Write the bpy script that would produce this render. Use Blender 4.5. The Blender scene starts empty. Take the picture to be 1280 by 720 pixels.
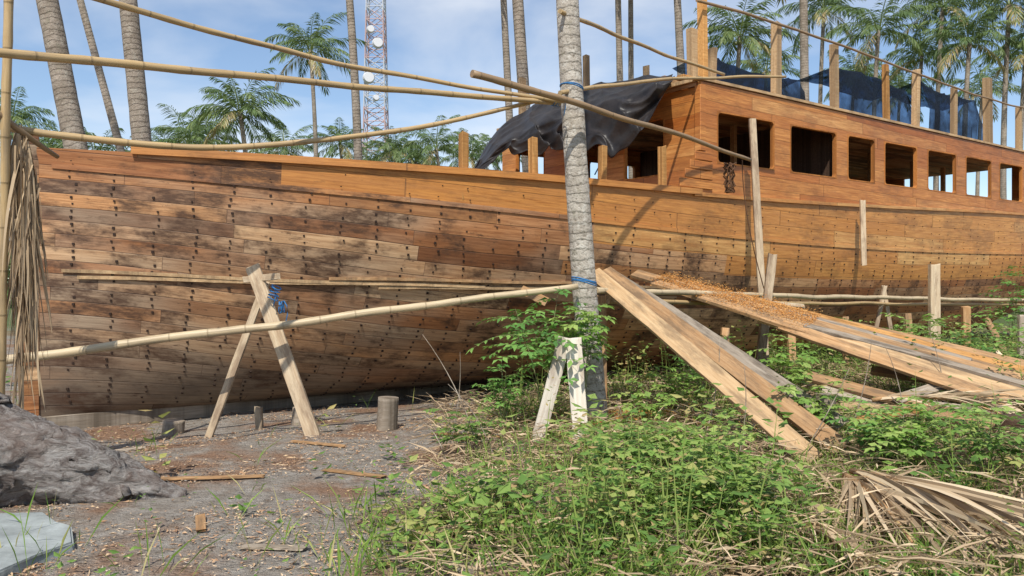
import bpy, bmesh, math, random
import numpy as np
from mathutils import Vector, Matrix, noise
random.seed(7); rng=np.random.default_rng(7)
SC=bpy.context.scene; COL=SC.collection
SC.view_settings.view_transform='Standard'; SC.view_settings.look='None'; SC.view_settings.exposure=0
CAMH=1.6
def at(px,py,d):
    """world point from image pixel coordinates and a chosen depth"""
    return Vector(((px-640)/1000*d, d, CAMH+(360-py)/1000*d))

# ---------------------------------------------------------------- nodes
class NT:
    def __init__(s,name,rough=.8,spec=.3):
        s.mat=bpy.data.materials.new(name); s.mat.use_nodes=True
        s.t=s.mat.node_tree; s.b=s.t.nodes['Principled BSDF']
        s.b.inputs['Roughness'].default_value=rough
        s.b.inputs['Specular IOR Level'].default_value=spec
    def n(s,ty,**k):
        nd=s.t.nodes.new(ty)
        for a,v in k.items(): setattr(nd,a,v)
        return nd
    def put(s,inp,v):
        if isinstance(v,bpy.types.NodeSocket): s.t.links.new(v,inp)
        elif v is not None:
            if isinstance(v,(tuple,list)) and len(v)==3 and inp.type=='RGBA': v=(*v,1)
            inp.default_value=v
    def m(s,op,a,b=None,c=None):
        nd=s.n('ShaderNodeMath',operation=op)
        s.put(nd.inputs[0],a); s.put(nd.inputs[1],b)
        if c is not None: s.put(nd.inputs[2],c)
        return nd.outputs[0]
    def xyz(s,x,y,z=0.0):
        nd=s.n('ShaderNodeCombineXYZ'); s.put(nd.inputs[0],x); s.put(nd.inputs[1],y); s.put(nd.inputs[2],z); return nd.outputs[0]
    def sep(s,v):
        nd=s.n('ShaderNodeSeparateXYZ'); s.put(nd.inputs[0],v); return nd.outputs
    def noise(s,vec,scale,detail=4,rough=.6,dist=0):
        nd=s.n('ShaderNodeTexNoise'); s.put(nd.inputs['Vector'],vec)
        nd.inputs['Scale'].default_value=scale; nd.inputs['Detail'].default_value=detail
        nd.inputs['Roughness'].default_value=rough; nd.inputs['Distortion'].default_value=dist
        return nd.outputs[0]
    def mix(s,f,a,b,bt='MIX'):
        nd=s.n('ShaderNodeMix',data_type='RGBA',blend_type=bt)
        s.put(nd.inputs[0],f); s.put(nd.inputs[6],a); s.put(nd.inputs[7],b); return nd.outputs[2]
    def rng(s,v,a,b,c=0.,d=1.):
        nd=s.n('ShaderNodeMapRange'); s.put(nd.inputs[0],v)
        for i,x in enumerate((a,b,c,d)): nd.inputs[i+1].default_value=x
        return nd.outputs[0]
    def ramp(s,v,cols):
        nd=s.n('ShaderNodeValToRGB'); s.put(nd.inputs[0],v); cr=nd.color_ramp
        cr.elements[0].position=cols[0][0]; cr.elements[0].color=(*cols[0][1],1)
        cr.elements[1].position=cols[-1][0]; cr.elements[1].color=(*cols[-1][1],1)
        for p,c in cols[1:-1]:
            e=cr.elements.new(p); e.color=(*c,1)
        return nd.outputs[0]
    def bump(s,h,st=.5,dist=.02):
        nd=s.n('ShaderNodeBump'); nd.inputs['Strength'].default_value=st; nd.inputs['Distance'].default_value=dist
        s.put(nd.inputs['Height'],h); s.t.links.new(nd.outputs[0],s.b.inputs['Normal'])
    def col(s,c): s.put(s.b.inputs['Base Color'],c)
    def tc(s,k): return s.n('ShaderNodeTexCoord').outputs[k]

def planking(name,row,plen,cols,grey=None,aft=False,dark=1.0,rgh=(.5,.75),seam=.045,tone=None):
    g=NT(name,.72,.4); o=g.sep(g.tc('UV')); x,y=o[0],o[1]
    wob=g.noise(g.xyz(g.m('MULTIPLY',x,.35),g.m('MULTIPLY',y,.3)),1,2)
    y2=g.m('ADD',y,g.m('MULTIPLY',g.m('SUBTRACT',wob,.5),row*.35))
    yr=g.m('DIVIDE',y2,row); r=g.m('FLOOR',yr); fr=g.m('FRACT',yr)
    w1=g.n('ShaderNodeTexWhiteNoise',noise_dimensions='1D'); g.put(w1.inputs['W'],r)
    ux=g.m('ADD',g.m('DIVIDE',x,plen),g.m('MULTIPLY',w1.outputs[0],3.7)); c=g.m('FLOOR',ux); fu=g.m('FRACT',ux)
    w2=g.n('ShaderNodeTexWhiteNoise',noise_dimensions='2D'); g.put(w2.inputs['Vector'],g.xyz(c,r))
    wn=w2.outputs[0]
    base=g.ramp(wn,cols)
    gr=g.noise(g.xyz(g.m('ADD',g.m('MULTIPLY',x,1.3),g.m('MULTIPLY',wn,17)),g.m('MULTIPLY',y,26),wn),1.6,6,.7)
    g2=g.noise(g.xyz(g.m('ADD',g.m('MULTIPLY',x,.9),g.m('MULTIPLY',wn,31)),g.m('MULTIPLY',y,7),wn),1.4,5,.65)
    colr=g.mix(g.rng(gr,.35,.68),base,g.mix(1.,base,(.52,.42,.35),'MULTIPLY'))
    if tone: colr=g.mix(g.rng(g2,.42,.66,0.,.75),colr,tone)
    bl=g.noise(g.xyz(g.m('MULTIPLY',x,.8),g.m('MULTIPLY',y,1.3),g.m('MULTIPLY',wn,.9)),1.2,6,.65)
    if grey:
        gm=g.noise(g.xyz(g.m('MULTIPLY',x,.4),g.m('MULTIPLY',y,.9),g.m('MULTIPLY',wn,1.4)),1.1,3)
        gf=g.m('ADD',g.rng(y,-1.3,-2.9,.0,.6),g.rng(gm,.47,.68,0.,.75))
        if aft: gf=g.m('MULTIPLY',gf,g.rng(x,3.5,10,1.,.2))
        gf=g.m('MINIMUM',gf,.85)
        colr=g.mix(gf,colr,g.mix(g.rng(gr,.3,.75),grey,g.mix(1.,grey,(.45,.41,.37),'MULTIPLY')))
        colr=g.mix(g.m('MULTIPLY',g.rng(y,-1.9,-2.8,0.,.85),g.rng(bl,.3,.58,.5,1.)),colr,(.085,.066,.052))  # low planks: grey-black bottom band plus bilge shade painted into the colour
    st=g.noise(g.xyz(g.m('MULTIPLY',x,3),g.m('MULTIPLY',y,9)),1.5,6,.75)
    k=g.m('MULTIPLY',g.m('MAXIMUM',g.m('MULTIPLY',g.rng(bl,.50,.59,0.,.92),g.rng(st,.38,.55,.35,1.)),g.rng(st,.58,.66,0.,.85)),dark)
    colr=g.mix(k,colr,(.07,.034,.018))
    j=g.m('MAXIMUM',g.m('MAXIMUM',g.rng(fr,0,seam,1.,0.),g.rng(fr,1.,1-seam*.6,1.,0.)),g.rng(fu,0,.006,1.,0.))
    colr=g.mix(g.m('MULTIPLY',j,.75),colr,(.045,.023,.013))
    g.col(colr)
    h=g.m('ADD',g.m('MULTIPLY',g.m('SUBTRACT',1.,j),.4),g.m('ADD',g.m('MULTIPLY',gr,.30),g.m('MULTIPLY',wn,.12)))
    g.bump(h,.55,.02)
    g.put(g.b.inputs['Roughness'],g.rng(gr,.2,.8,*rgh))
    return g.mat

ORANGE=[(0,(.46,.15,.032)),(.25,(.62,.25,.06)),(.5,(.72,.32,.085)),(.75,(.54,.185,.04)),(1,(.78,.41,.14))]
HULLC=[(0,(.19,.075,.03)),(.16,(.48,.21,.08)),(.34,(.70,.42,.21)),(.5,(.33,.125,.043)),(.66,(.56,.27,.10)),(.8,(.78,.52,.29)),(.9,(.26,.13,.065)),(1,(.66,.31,.10))]
TOPC=[(0,(.50,.20,.05)),(.35,(.76,.38,.11)),(.7,(.62,.27,.065)),(1,(.82,.50,.19))]
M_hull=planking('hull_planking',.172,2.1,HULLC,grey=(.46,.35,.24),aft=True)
M_top=planking('upper_strake_planking',.26,4.5,TOPC,dark=.4,rgh=(.38,.62),seam=.02,tone=(.46,.20,.06))
M_cabin=planking('cabin_planking',.22,3.6,ORANGE,dark=.32,rgh=(.38,.60),seam=.022,tone=(.40,.14,.035))
M_deck=planking('deck_planking',.14,3,HULLC)

def wood(name,c1,c2,c3=None,rough=.75,jit=(.72,1.12)):
    g=NT(name,rough,.25); o=g.sep(g.tc('Object'))
    ri=g.n('ShaderNodeObjectInfo').outputs['Random']
    v=g.xyz(g.m('ADD',g.m('MULTIPLY',o[0],1.5),g.m('MULTIPLY',ri,37)),g.m('MULTIPLY',o[1],24),g.m('MULTIPLY',o[2],24))
    n1=g.noise(v,1.3,6,.7)
    b=g.mix(g.rng(n1,.34,.64),c1,c2)
    n2=g.noise(g.xyz(g.m('MULTIPLY',o[0],1.2),g.m('MULTIPLY',o[1],5),ri),1.8,6,.7)
    b=g.mix(g.rng(n2,.45,.62,0.,.85),b,c3 or tuple(x*.45 for x in c2))
    hs=g.n('ShaderNodeHueSaturation'); g.put(hs.inputs['Value'],g.rng(ri,0,1,*jit)); g.put(hs.inputs['Color'],b)
    g.col(hs.outputs[0]); g.bump(n1,.5,.014); return g.mat
M_post=wood('sawn_wood_orange',(.68,.37,.13),(.48,.23,.07))
M_pale=wood('sawn_wood_pale',(.68,.56,.39),(.50,.36,.23),(.30,.21,.14))
M_white=wood('whitish_wood',(.74,.68,.58),(.60,.52,.42),(.40,.32,.25))
M_board=wood('rough_board',(.56,.35,.18),(.36,.195,.085),(.20,.13,.075))
M_wpost=wood('weathered_post',(.58,.41,.23),(.42,.26,.13),(.24,.16,.09))
M_greywood=wood('grey_wood',(.46,.39,.31),(.30,.235,.17))
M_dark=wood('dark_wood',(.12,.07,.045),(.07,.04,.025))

def bamboo_mat(name,c1,c2):
    g=NT(name,.5,.4); o=g.sep(g.tc('UV')); ri=g.n('ShaderNodeObjectInfo').outputs['Random']
    f=g.m('FRACT',g.m('ADD',g.m('DIVIDE',o[0],.38),ri))
    n1=g.noise(g.xyz(g.m('MULTIPLY',o[0],2.2),g.m('MULTIPLY',o[1],8),ri),2,6,.7)
    b=g.mix(g.rng(n1,.3,.7),c1,c2)
    n2=g.noise(g.xyz(o[0],g.m('MULTIPLY',o[1],2),ri),1.3,5,.7)
    b=g.mix(g.rng(n2,.46,.66,0.,.7),b,(.19,.14,.09))
    b=g.mix(g.rng(f,0,.05,.5,0.),b,(.13,.09,.05)); g.col(b)
    g.bump(g.rng(f,0,.05,1.,0.),.5,.008); return g.mat
M_bam=bamboo_mat('bamboo_dry',(.54,.39,.20),(.38,.25,.11))
M_bamd=bamboo_mat('bamboo_weathered',(.36,.24,.13),(.23,.145,.075))
M_bamp=bamboo_mat('bamboo_pale',(.62,.50,.32),(.46,.35,.21))

def plain(name,c,rough=.8,var=.3,scale=8,bump=0):
    g=NT(name,rough,.3); n1=g.noise(g.tc('Object'),scale,5,.65)
    g.col(g.mix(g.rng(n1,.3,.7),c,tuple(x*(1-var) for x in c)))
    if bump: g.bump(n1,bump,.02)
    return g.mat
M_rope=plain('blue_rope',(.04,.20,.46),.6,.4,40); M_ropeb=plain('brown_rope',(.16,.08,.04),.9,.5,40)
M_rust=plain('peg_dark',(.04,.022,.015),.7,.3,20)

def tintmat(name,ramp,rough=.55,trans=.25,spec=.35,tc=(.30,.42,.05)):
    g=NT(name,rough,spec); a=g.n('ShaderNodeAttribute',attribute_name='tint')
    c=g.ramp(a.outputs['Fac'],ramp); g.col(c)
    if trans:
        tr=g.n('ShaderNodeBsdfTranslucent'); g.put(tr.inputs[0],g.mix(.35,c,tc))
        mx=g.n('ShaderNodeMixShader'); mx.inputs[0].default_value=trans
        g.t.links.new(g.b.outputs[0],mx.inputs[1]); g.t.links.new(tr.outputs[0],mx.inputs[2])
        g.t.links.new(mx.outputs[0],g.t.nodes['Material Output'].inputs[0])
    return g.mat
M_leaf=tintmat('weed_leaves',[(0,(.07,.14,.03)),(.4,(.14,.26,.055)),(.7,(.26,.38,.09)),(.88,(.42,.42,.14)),(1,(.48,.34,.16))],.55,.33)
M_bush=tintmat('bush_leaves',[(0,(.08,.20,.05)),(.5,(.15,.33,.075)),(1,(.27,.46,.11))],.45,.38)
M_lightbush=tintmat('light_bush_leaves',[(0,(.16,.30,.055)),(.5,(.27,.43,.095)),(1,(.42,.53,.15))],.45,.38)
M_grass=tintmat('grass_blades',[(0,(.11,.22,.03)),(.45,(.22,.34,.06)),(.72,(.38,.38,.13)),(1,(.60,.50,.27))],.6,.28)
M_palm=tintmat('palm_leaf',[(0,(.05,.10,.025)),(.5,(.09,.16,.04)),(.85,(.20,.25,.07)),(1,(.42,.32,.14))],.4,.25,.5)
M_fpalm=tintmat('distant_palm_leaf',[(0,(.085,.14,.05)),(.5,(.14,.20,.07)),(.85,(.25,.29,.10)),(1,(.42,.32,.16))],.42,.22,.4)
M_dry=tintmat('dry_palm_leaf',[(0,(.26,.18,.11)),(.5,(.50,.37,.23)),(1,(.72,.57,.38))],.7,.1,tc=(.5,.4,.2))
M_chip=tintmat('wood_shavings',[(0,(.30,.17,.10)),(.5,(.48,.30,.17)),(.8,(.62,.46,.29)),(1,(.38,.33,.28))],.8,0)
M_saw=tintmat('orange_shavings',[(0,(.50,.21,.05)),(.6,(.66,.33,.09)),(1,(.78,.48,.20))],.8,.1,tc=(.6,.4,.1))

def bark(name,c1,c2,ringk,spot):
    g=NT(name,.92,.12); o=g.sep(g.tc('UV'))
    n0=g.noise(g.tc('Object'),3.2,5,.65); n2=g.noise(g.tc('Object'),22,6,.7); n4=g.noise(g.tc('Object'),8,5,.65)
    f=g.m('FRACT',g.m('ADD',g.m('DIVIDE',o[0],.11),g.m('MULTIPLY',n0,1.6)))
    c=g.mix(g.rng(n0,.35,.65),c1,c2)
    c=g.mix(g.rng(n4,.53,.62,0.,.55),c,spot); c=g.mix(g.rng(n2,.47,.36,0.,.75),c,(.15,.12,.09)); c=g.mix(g.rng(n4,.44,.34,0.,.55),c,(.24,.22,.16))
    c=g.mix(g.m('MULTIPLY',g.rng(f,0,.15,ringk,0.),g.rng(n2,.35,.6)),c,(.12,.095,.07)); g.col(c)
    g.bump(g.m('ADD',g.m('MULTIPLY',g.rng(f,0,.2,0.,1.),.5),g.m('MULTIPLY',n2,1.3)),.85,.025); return g.mat
M_bark=bark('palm_bark',(.38,.32,.26),(.22,.18,.14),.8,(.42,.38,.31))
M_barkl=bark('pale_palm_bark',(.54,.49,.42),(.37,.325,.27),.35,(.64,.61,.54))

# ---------------------------------------------------------------- mesh helpers
def mk(name,verts,faces,mat=None,uv=None,tint=None,smooth=False):
    me=bpy.data.meshes.new(name)
    me.from_pydata(verts.tolist() if isinstance(verts,np.ndarray) else [tuple(v) for v in verts],[],faces.tolist() if isinstance(faces,np.ndarray) else faces)
    if uv is not None:
        l=me.uv_layers.new(name='UVMap'); vi=np.empty(len(me.loops),dtype=np.int32); me.loops.foreach_get('vertex_index',vi)
        l.data.foreach_set('uv',np.asarray(uv,dtype=np.float32)[vi].ravel())
    if tint is not None:
        a=me.attributes.new('tint','FLOAT','POINT'); a.data.foreach_set('value',np.asarray(tint,dtype=np.float32))
    if mat: me.materials.append(mat)
    if smooth: me.polygons.foreach_set('use_smooth',[True]*len(me.polygons))
    me.update()
    ob=bpy.data.objects.new(name,me); COL.objects.link(ob); return ob
def top(ob,label,cat,group=None,kind=None):
    ob['label']=label; ob['category']=cat
    if group: ob['group']=group
    if kind: ob['kind']=kind
    return ob
def empty(name,loc,label,cat,group=None):
    e=bpy.data.objects.new(name,None); COL.objects.link(e); e.location=loc; e.empty_display_size=.3
    return top(e,label,cat,group)
def child(ob,root):
    ob.parent=root; ob.matrix_parent_inverse=root.matrix_basis.inverted(); return ob

def beam(name,p0,p1,w,h,mat,roll=0,warp=.006,seg=8,up=(0,0,1)):
    p0=Vector(p0);p1=Vector(p1); d=p1-p0; L=d.length; x=d.normalized()
    upv=Vector(up)
    if abs(x.dot(upv))>.95: upv=Vector((.3,-.95,0))
    y=upv.cross(x).normalized(); z=x.cross(y)
    if roll:
        R=Matrix.Rotation(roll,3,x); y=R@y; z=R@z
    v=[];f=[]; ph=random.random()*6
    e=min(w,h)*.07
    prof=[(-w/2+e,-h/2),(w/2-e,-h/2),(w/2,-h/2+e),(w/2,h/2-e),(w/2-e,h/2),(-w/2+e,h/2),(-w/2,h/2-e),(-w/2,-h/2+e)]
    ragged=[random.uniform(-.025,.025) for _ in range(8)]; sd_=random.random()*99
    for i in range(seg+1):
        t=i/seg; oy=math.sin(t*3+ph)*warp*L*.3; oz=math.sin(t*2.3+ph*2)*warp*L*.3
        wv=1+.09*noise.noise(Vector((t*L*1.4,sd_,0)))
        for k,(a,b) in enumerate(prof): v.append((t*L+(ragged[k] if i in(0,seg) else 0),a*wv+oy+random.uniform(-1,1)*.003,b+oz))
    for i in range(seg):
        for k in range(8): f.append([i*8+k,i*8+(k+1)%8,(i+1)*8+(k+1)%8,(i+1)*8+k])
    f.append(list(range(8))[::-1]); f.append([seg*8+k for k in range(8)])
    ob=mk(name,v,[list(reversed(q)) for q in f],mat)
    M=Matrix((( x.x,y.x,z.x,p0.x),(x.y,y.y,z.y,p0.y),(x.z,y.z,z.z,p0.z),(0,0,0,1))); ob.matrix_basis=M
    bm=bmesh.new(); bm.from_mesh(ob.data); bmesh.ops.recalc_face_normals(bm,faces=bm.faces); bm.to_mesh(ob.data); bm.free()
    return ob

def smoothpts(pts,n):
    P=np.array([tuple(p) for p in pts]);
    if len(P)==2: return P[0]+(P[1]-P[0])*np.linspace(0,1,n)[:,None]
    t=np.r_[0,np.cumsum(np.linalg.norm(np.diff(P,axis=0),axis=1))]; t/=t[-1]
    deg=min(len(P)-1,3); tt=np.linspace(0,1,n)
    return np.stack([np.polyval(np.polyfit(t,P[:,k],deg),tt) for k in range(3)],1)
def tube(name,pts,rad,mat,n=None,sides=10,nodes=0,rough=0,interp=True,smooth=True,wob=0):
    P=[Vector(p) for p in pts]; L=sum((P[i+1]-P[i]).length for i in range(len(P)-1))
    n=n or max(6,int(L/.12)); Q=smoothpts(P,n) if interp else np.array([tuple(p) for p in P]); n=len(Q)
    s=np.r_[0,np.cumsum(np.linalg.norm(np.diff(Q,axis=0),axis=1))]
    seed=random.random()*50
    if wob: Q=Q+np.array([[noise.noise(Vector((q*.9+seed,k*7,0)))*wob for k in range(3)] for q in s])*np.sin(np.pi*s/s[-1])[:,None]**.5
    o=Vector(Q[0])
    v=[];uv=[];f=[]
    ra=rad if isinstance(rad,(list,tuple)) else (rad,rad)
    for i in range(n):
        a=Vector(Q[min(i+1,n-1)]-Q[max(i-1,0)]).normalized()
        ref=Vector((0,0,1)) if abs(a.z)<.9 else Vector((0,1,0))
        b=a.cross(ref).normalized(); c=a.cross(b)
        t=i/(n-1); r=np.interp(t,np.linspace(0,1,len(ra)),ra)
        if nodes and abs(((s[i]/nodes)%1)-.5)>.36: r*=1.08
        for k in range(sides):
            th=2*math.pi*k/sides; rr=r
            if rough: rr*=1+rough*noise.noise(Vector((math.cos(th)*1.3+seed,math.sin(th)*1.3,s[i]*(1.8 if rough>.05 else 6))))
            v.append(Vector(Q[i])+b*(rr*math.cos(th))+c*(rr*math.sin(th))-o); uv.append((s[i],k/sides))
    for i in range(n-1):
        for k in range(sides): f.append([i*sides+k,i*sides+(k+1)%sides,(i+1)*sides+(k+1)%sides,(i+1)*sides+k])
    f.append(list(range(sides))[::-1]); f.append([(n-1)*sides+k for k in range(sides)])
    ob=mk(name,v,f,mat,uv,smooth=smooth); ob.location=o
    ob.data.polygons[len(ob.data.polygons)-1].use_smooth=False; ob.data.polygons[len(ob.data.polygons)-2].use_smooth=False
    return ob

def leafmesh(name,C,D,S,L,Wd,mat,tint,fold=.15,droop=.15):
    N=len(C); L=np.broadcast_to(L,(N,))[:,None]; Wd=np.broadcast_to(Wd,(N,))[:,None]
    D=D/np.linalg.norm(D,axis=1)[:,None]; S=S-D*(S*D).sum(1)[:,None]; S=S/(np.linalg.norm(S,axis=1)[:,None]+1e-9)
    U=np.cross(S,D)
    mid=C+D*L*.45; Z=np.array([0,0,1.])
    a=C; l=mid-S*Wd*.5+U*Wd*fold; r=mid+S*Wd*.5+U*Wd*fold; tip=C+D*L-Z*L*droop
    V=np.stack([a,l,tip,r,mid-Z*L*.02],1).reshape(-1,3)
    b=np.arange(N)[:,None]*5
    F=np.concatenate([b+np.array([[0,1,2,4]]),b+np.array([[0,4,2,3]])],0)
    return mk(name,V,F,mat,tint=np.repeat(tint,5))
def unit(N,zlo=-1,zhi=1):
    a=rng.uniform(0,2*np.pi,N); z=rng.uniform(zlo,zhi,N); r=np.sqrt(np.clip(1-z*z,0,1)); return np.stack([r*np.cos(a),r*np.sin(a),z],1)

# ---------------------------------------------------------------- camera, world, sun
cam=bpy.data.cameras.new('camera'); camo=bpy.data.objects.new('camera',cam); COL.objects.link(camo)
camo.location=(0,0,CAMH); camo.rotation_euler=(math.pi/2,0,0); cam.lens=36*1000/1280; cam.sensor_width=36; cam.clip_end=3000
SC.camera=camo
sd=Vector((-.12,-.76,.98)).normalized(); el=math.asin(sd.z)
sun=bpy.data.lights.new('sun','SUN'); sun.energy=5.0; sun.angle=math.radians(.5); sun.color=(1,.95,.86)
so=bpy.data.objects.new('sun',sun); COL.objects.link(so); so.rotation_euler=sd.to_track_quat('Z','Y').to_euler(); so.location=(0,0,30)
w=bpy.data.worlds.new('World'); SC.world=w; w.use_nodes=True; t=w.node_tree; bg=t.nodes['Background']
sky=t.nodes.new('ShaderNodeTexSky'); sky.sky_type='NISHITA'; sky.sun_disc=False; sky.sun_elevation=el; sky.sun_rotation=math.atan2(sd.x,sd.y)
sky.dust_density=.2; sky.ozone_density=2.6; sky.air_density=1.0
tc=t.nodes.new('ShaderNodeTexCoord'); mp=t.nodes.new('ShaderNodeMapping'); mp.inputs['Scale'].default_value=(1.3,1.0,3.4); mp.inputs['Location'].default_value=(.35,.1,.3)
t.links.new(tc.outputs['Generated'],mp.inputs[0]); nz=t.nodes.new('ShaderNodeTexNoise'); nz.inputs['Scale'].default_value=1.9; nz.inputs['Detail'].default_value=7; nz.inputs['Roughness'].default_value=.5; nz.inputs['Distortion'].default_value=.3
t.links.new(mp.outputs[0],nz.inputs['Vector']); mr=t.nodes.new('ShaderNodeMapRange'); mr.inputs[1].default_value=.46; mr.inputs[2].default_value=.72; mr.inputs[3].default_value=.04; mr.inputs[4].default_value=.9
t.links.new(nz.outputs[0],mr.inputs[0]); mx=t.nodes.new('ShaderNodeMix'); mx.data_type='RGBA'; t.links.new(mr.outputs[0],mx.inputs[0]); t.links.new(sky.outputs[0],mx.inputs[6]); mx.inputs[7].default_value=(6.5,6.7,7.0,1)
t.links.new(mx.outputs[2],bg.inputs[0]); bg.inputs[1].default_value=.15

# ---------------------------------------------------------------- ground
BX,BY=-5.6,9.4; UX,UY=.79,.613; ANG=math.atan2(UY,UX)
def toboat(x,y): 
    dx,dy=x-BX,y-BY; return dx*UX+dy*UY, -dx*UY+dy*UX
def gz(x,y):
    s,b=toboat(x,y); k=max(0,1-(abs(b)/2.6)**2)*(1 if -1<s<26 else 0)
    z=.045*noise.noise(Vector((x*.6,y*.6,0)))+.02*noise.noise(Vector((x*2.3,y*2.3,3)))+.012
    f=max(0,1-max(0,(math.hypot(x,y-10)-20)/30)); z*=f
    z-=.10*k
    if x>1: z+=.12*min(1,(x-1)/3)*f*(1-k)
    return z
xs=np.r_[-600,-300,-150,-80,-45,-28,-18,np.arange(-12,18,.16),22,30,45,80,150,300,600]
ys=np.r_[-300,-100,-40,-15,-5,0,np.arange(2,26,.16),30,36,45,60,90,150,300,700,1500]
V=[(x,y,gz(x,y)) for y in ys for x in xs]; nx=len(xs)
F=[[j*nx+i,j*nx+i+1,(j+1)*nx+i+1,(j+1)*nx+i] for j in range(len(ys)-1) for i in range(nx-1)]
g=NT('ground_soil',.95,.1); p=g.n('ShaderNodeNewGeometry').outputs['Position']; o=g.sep(p)
n1=g.noise(p,.9,5,.6); n2=g.noise(p,7,6,.7); n3=g.noise(p,45,4,.65)
c=g.mix(g.rng(n2,.35,.65),(.44,.40,.35),(.25,.21,.17))
c=g.mix(g.rng(n1,.48,.60,0.,.8),c,g.mix(g.rng(n3,.4,.6),(.38,.21,.12),(.21,.11,.06)))
gm=g.m('ADD',g.m('SUBTRACT',o[0],g.m('MULTIPLY',o[1],-.06)),g.m('MULTIPLY',g.m('SUBTRACT',n1,.5),3))
c=g.mix(g.rng(gm,0,1.2,0.,.8),c,g.mix(g.rng(n2,.35,.6),(.15,.14,.06),(.30,.18,.095)))
c=g.mix(g.rng(n3,.60,.70,0.,.6),c,(.10,.075,.055))
c=g.mix(g.rng(o[1],24,34,0.,.9),c,(.10,.14,.05))
g.col(c); g.bump(g.m('ADD',n2,g.m('MULTIPLY',n3,.6)),1.,.08)
gr=mk('ground',V,F,g.mat,smooth=True); gr['kind']='structure'; gr['label']='sandy soil with wood shavings and weeds'

# ---------------------------------------------------------------- boat
boat=empty('wooden_ship',(BX,BY,0),'large unfinished wooden ship with planked hull and cabin','ship')
boat.rotation_euler=(0,0,ANG)
def bp(ob): ob.parent=boat; return ob
LEN=26.; CF=8.87; HB=2.6
pw=np.polyfit([0,2,4,8.87,12,22,26],[3.06,2.86,2.70,2.5,2.43,2.5,2.62],3)
ps=np.polyfit([0,4,8.87,15,22,26],[3.27,3.03,3.16,3.3,3.5,3.65],3)
zw=lambda s:float(np.polyval(pw,s)); zs=lambda s:max(float(np.polyval(ps,s)),zw(s)+.12)
def hb(s):
    if s<8: return .07+(HB-.07)*(1-(1-s/8)**2.25)
    if s>20: return HB-.35*((s-20)/6)**2
    return HB
NG=36; _c={}
def section(s):
    if s in _c: return _c[s]
    k=min(1,max(0,s/8)); q=1.25-.5*k; q2=.95-.2*k
    a=np.linspace(0,math.pi/2,90); zk=.06+ (max(0,s-18)/8)**2*.9
    b=.06+(hb(s)-.06)*np.cos(a)**q; z=zk+(zw(s)-zk)*(1-np.sin(a)**(q2+.35))
    L=np.r_[0,np.cumsum(np.hypot(np.diff(b),np.diff(z)))]; t=np.linspace(0,L[-1],NG+1)
    r=(np.interp(t,L,b),np.interp(t,L,z)); _c[s]=r; return r
def surf(s,t,side=-1,off=0):
    b,z=section(s); i=t*NG; x=np.arange(NG+1)
    B=np.interp(i,x,b); Z=np.interp(i,x,z); i2=min(i+1,NG); i1=max(i-1,0)
    db=np.interp(i2,x,b)-np.interp(i1,x,b); dz=np.interp(i2,x,z)-np.interp(i1,x,z); l=math.hypot(db,dz)+1e-6
    nb,nzv=-dz/l,db/l
    sl=(hb(s+.05)-hb(max(0,s-.05)))/.1
    nn=Vector((-sl*nb,side*nb,nzv)).normalized()
    return Vector((s,side*B,Z))+nn*off,nn
def surfz(s,z,off=0):
    b,zz=section(s); t=np.interp(-z,-zz,np.arange(NG+1))/NG; return surf(s,t,-1,off)
st=np.r_[np.linspace(0,8,41),np.linspace(8.4,LEN,45)]
ROW=.172; GV=ROW*19
V=[];UV=[];F=[];NU=5; MI=[]
for side in(-1,1):
    base=len(V)
    for s in st:
        b,z=section(s)
        for j in range(NU,0,-1):
            tt=j/NU; zz=zw(s)+(zs(s)-zw(s))*tt; V.append((s,side*(hb(s)+.03*tt),zz)); UV.append((s,zz-zw(s)))
        for j in range(NG+1): V.append((s,side*b[j],z[j])); UV.append((s+ (40 if side>0 else 0),-GV*j/NG))
    R=NU+NG+1
    for i in range(len(st)-1):
        for j in range(R-1):
            q=[base+i*R+j,base+(i+1)*R+j,base+(i+1)*R+j+1,base+i*R+j+1]
            F.append(q[::-1] if side<0 else q); MI.append(1 if (j<NU and st[i]>2.2) or (j<NU+6 and st[i]>9.5) or (j<NU+3 and st[i]>6.5) else 0)
R=NU+NG+1; n=len(st); a0=(n-1)*R; b0=n*R+(n-1)*R
for j in range(R-1): F.append([a0+j,a0+j+1,b0+j+1,b0+j]); MI.append(0)
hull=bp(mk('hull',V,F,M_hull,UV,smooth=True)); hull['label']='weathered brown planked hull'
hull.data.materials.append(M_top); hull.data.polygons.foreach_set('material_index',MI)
def boxuv(me):
    l=me.uv_layers.new(name='UVMap')
    for p in me.polygons:
        nn=p.normal
        for li in p.loop_indices:
            c=me.vertices[me.loops[li].vertex_index].co
            if abs(nn.z)>.7: l.data[li].uv=(c.x,c.y)
            elif abs(nn.y)>abs(nn.x): l.data[li].uv=(c.x,c.z)
            else: l.data[li].uv=(c.y+3,c.z)
def bmob(bm,name,mat,uv=False):
    me=bpy.data.meshes.new(name); bm.to_mesh(me); bm.free()
    if uv: boxuv(me)
    me.materials.append(mat); ob=bpy.data.objects.new(name,me); COL.objects.link(ob); return ob
def lbox(name,x0,x1,y0,y1,z0,z1,mat,bev=.008,lean=0):
    bm=bmesh.new(); bmesh.ops.create_cube(bm,size=1); lx,ly=random.uniform(-lean,lean),random.uniform(-lean,lean)
    for v in bm.verts:
        tp_=v.co.z>0; v.co=Vector(((x0+x1)/2+v.co.x*(x1-x0),(y0+y1)/2+v.co.y*(y1-y0),(z0+z1)/2+v.co.z*(z1-z0)))
        if tp_ and lean: v.co.x+=lx; v.co.y+=ly; v.co.z+=random.uniform(-.02,.02)
    if bev: bmesh.ops.bevel(bm,geom=bm.edges[:],offset=bev,segments=1,affect='EDGES')
    return bmob(bm,name,mat,True)
bp(lbox('keel',.0,24.5,-.1,.1,-.10,.09,M_greywood))
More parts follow.
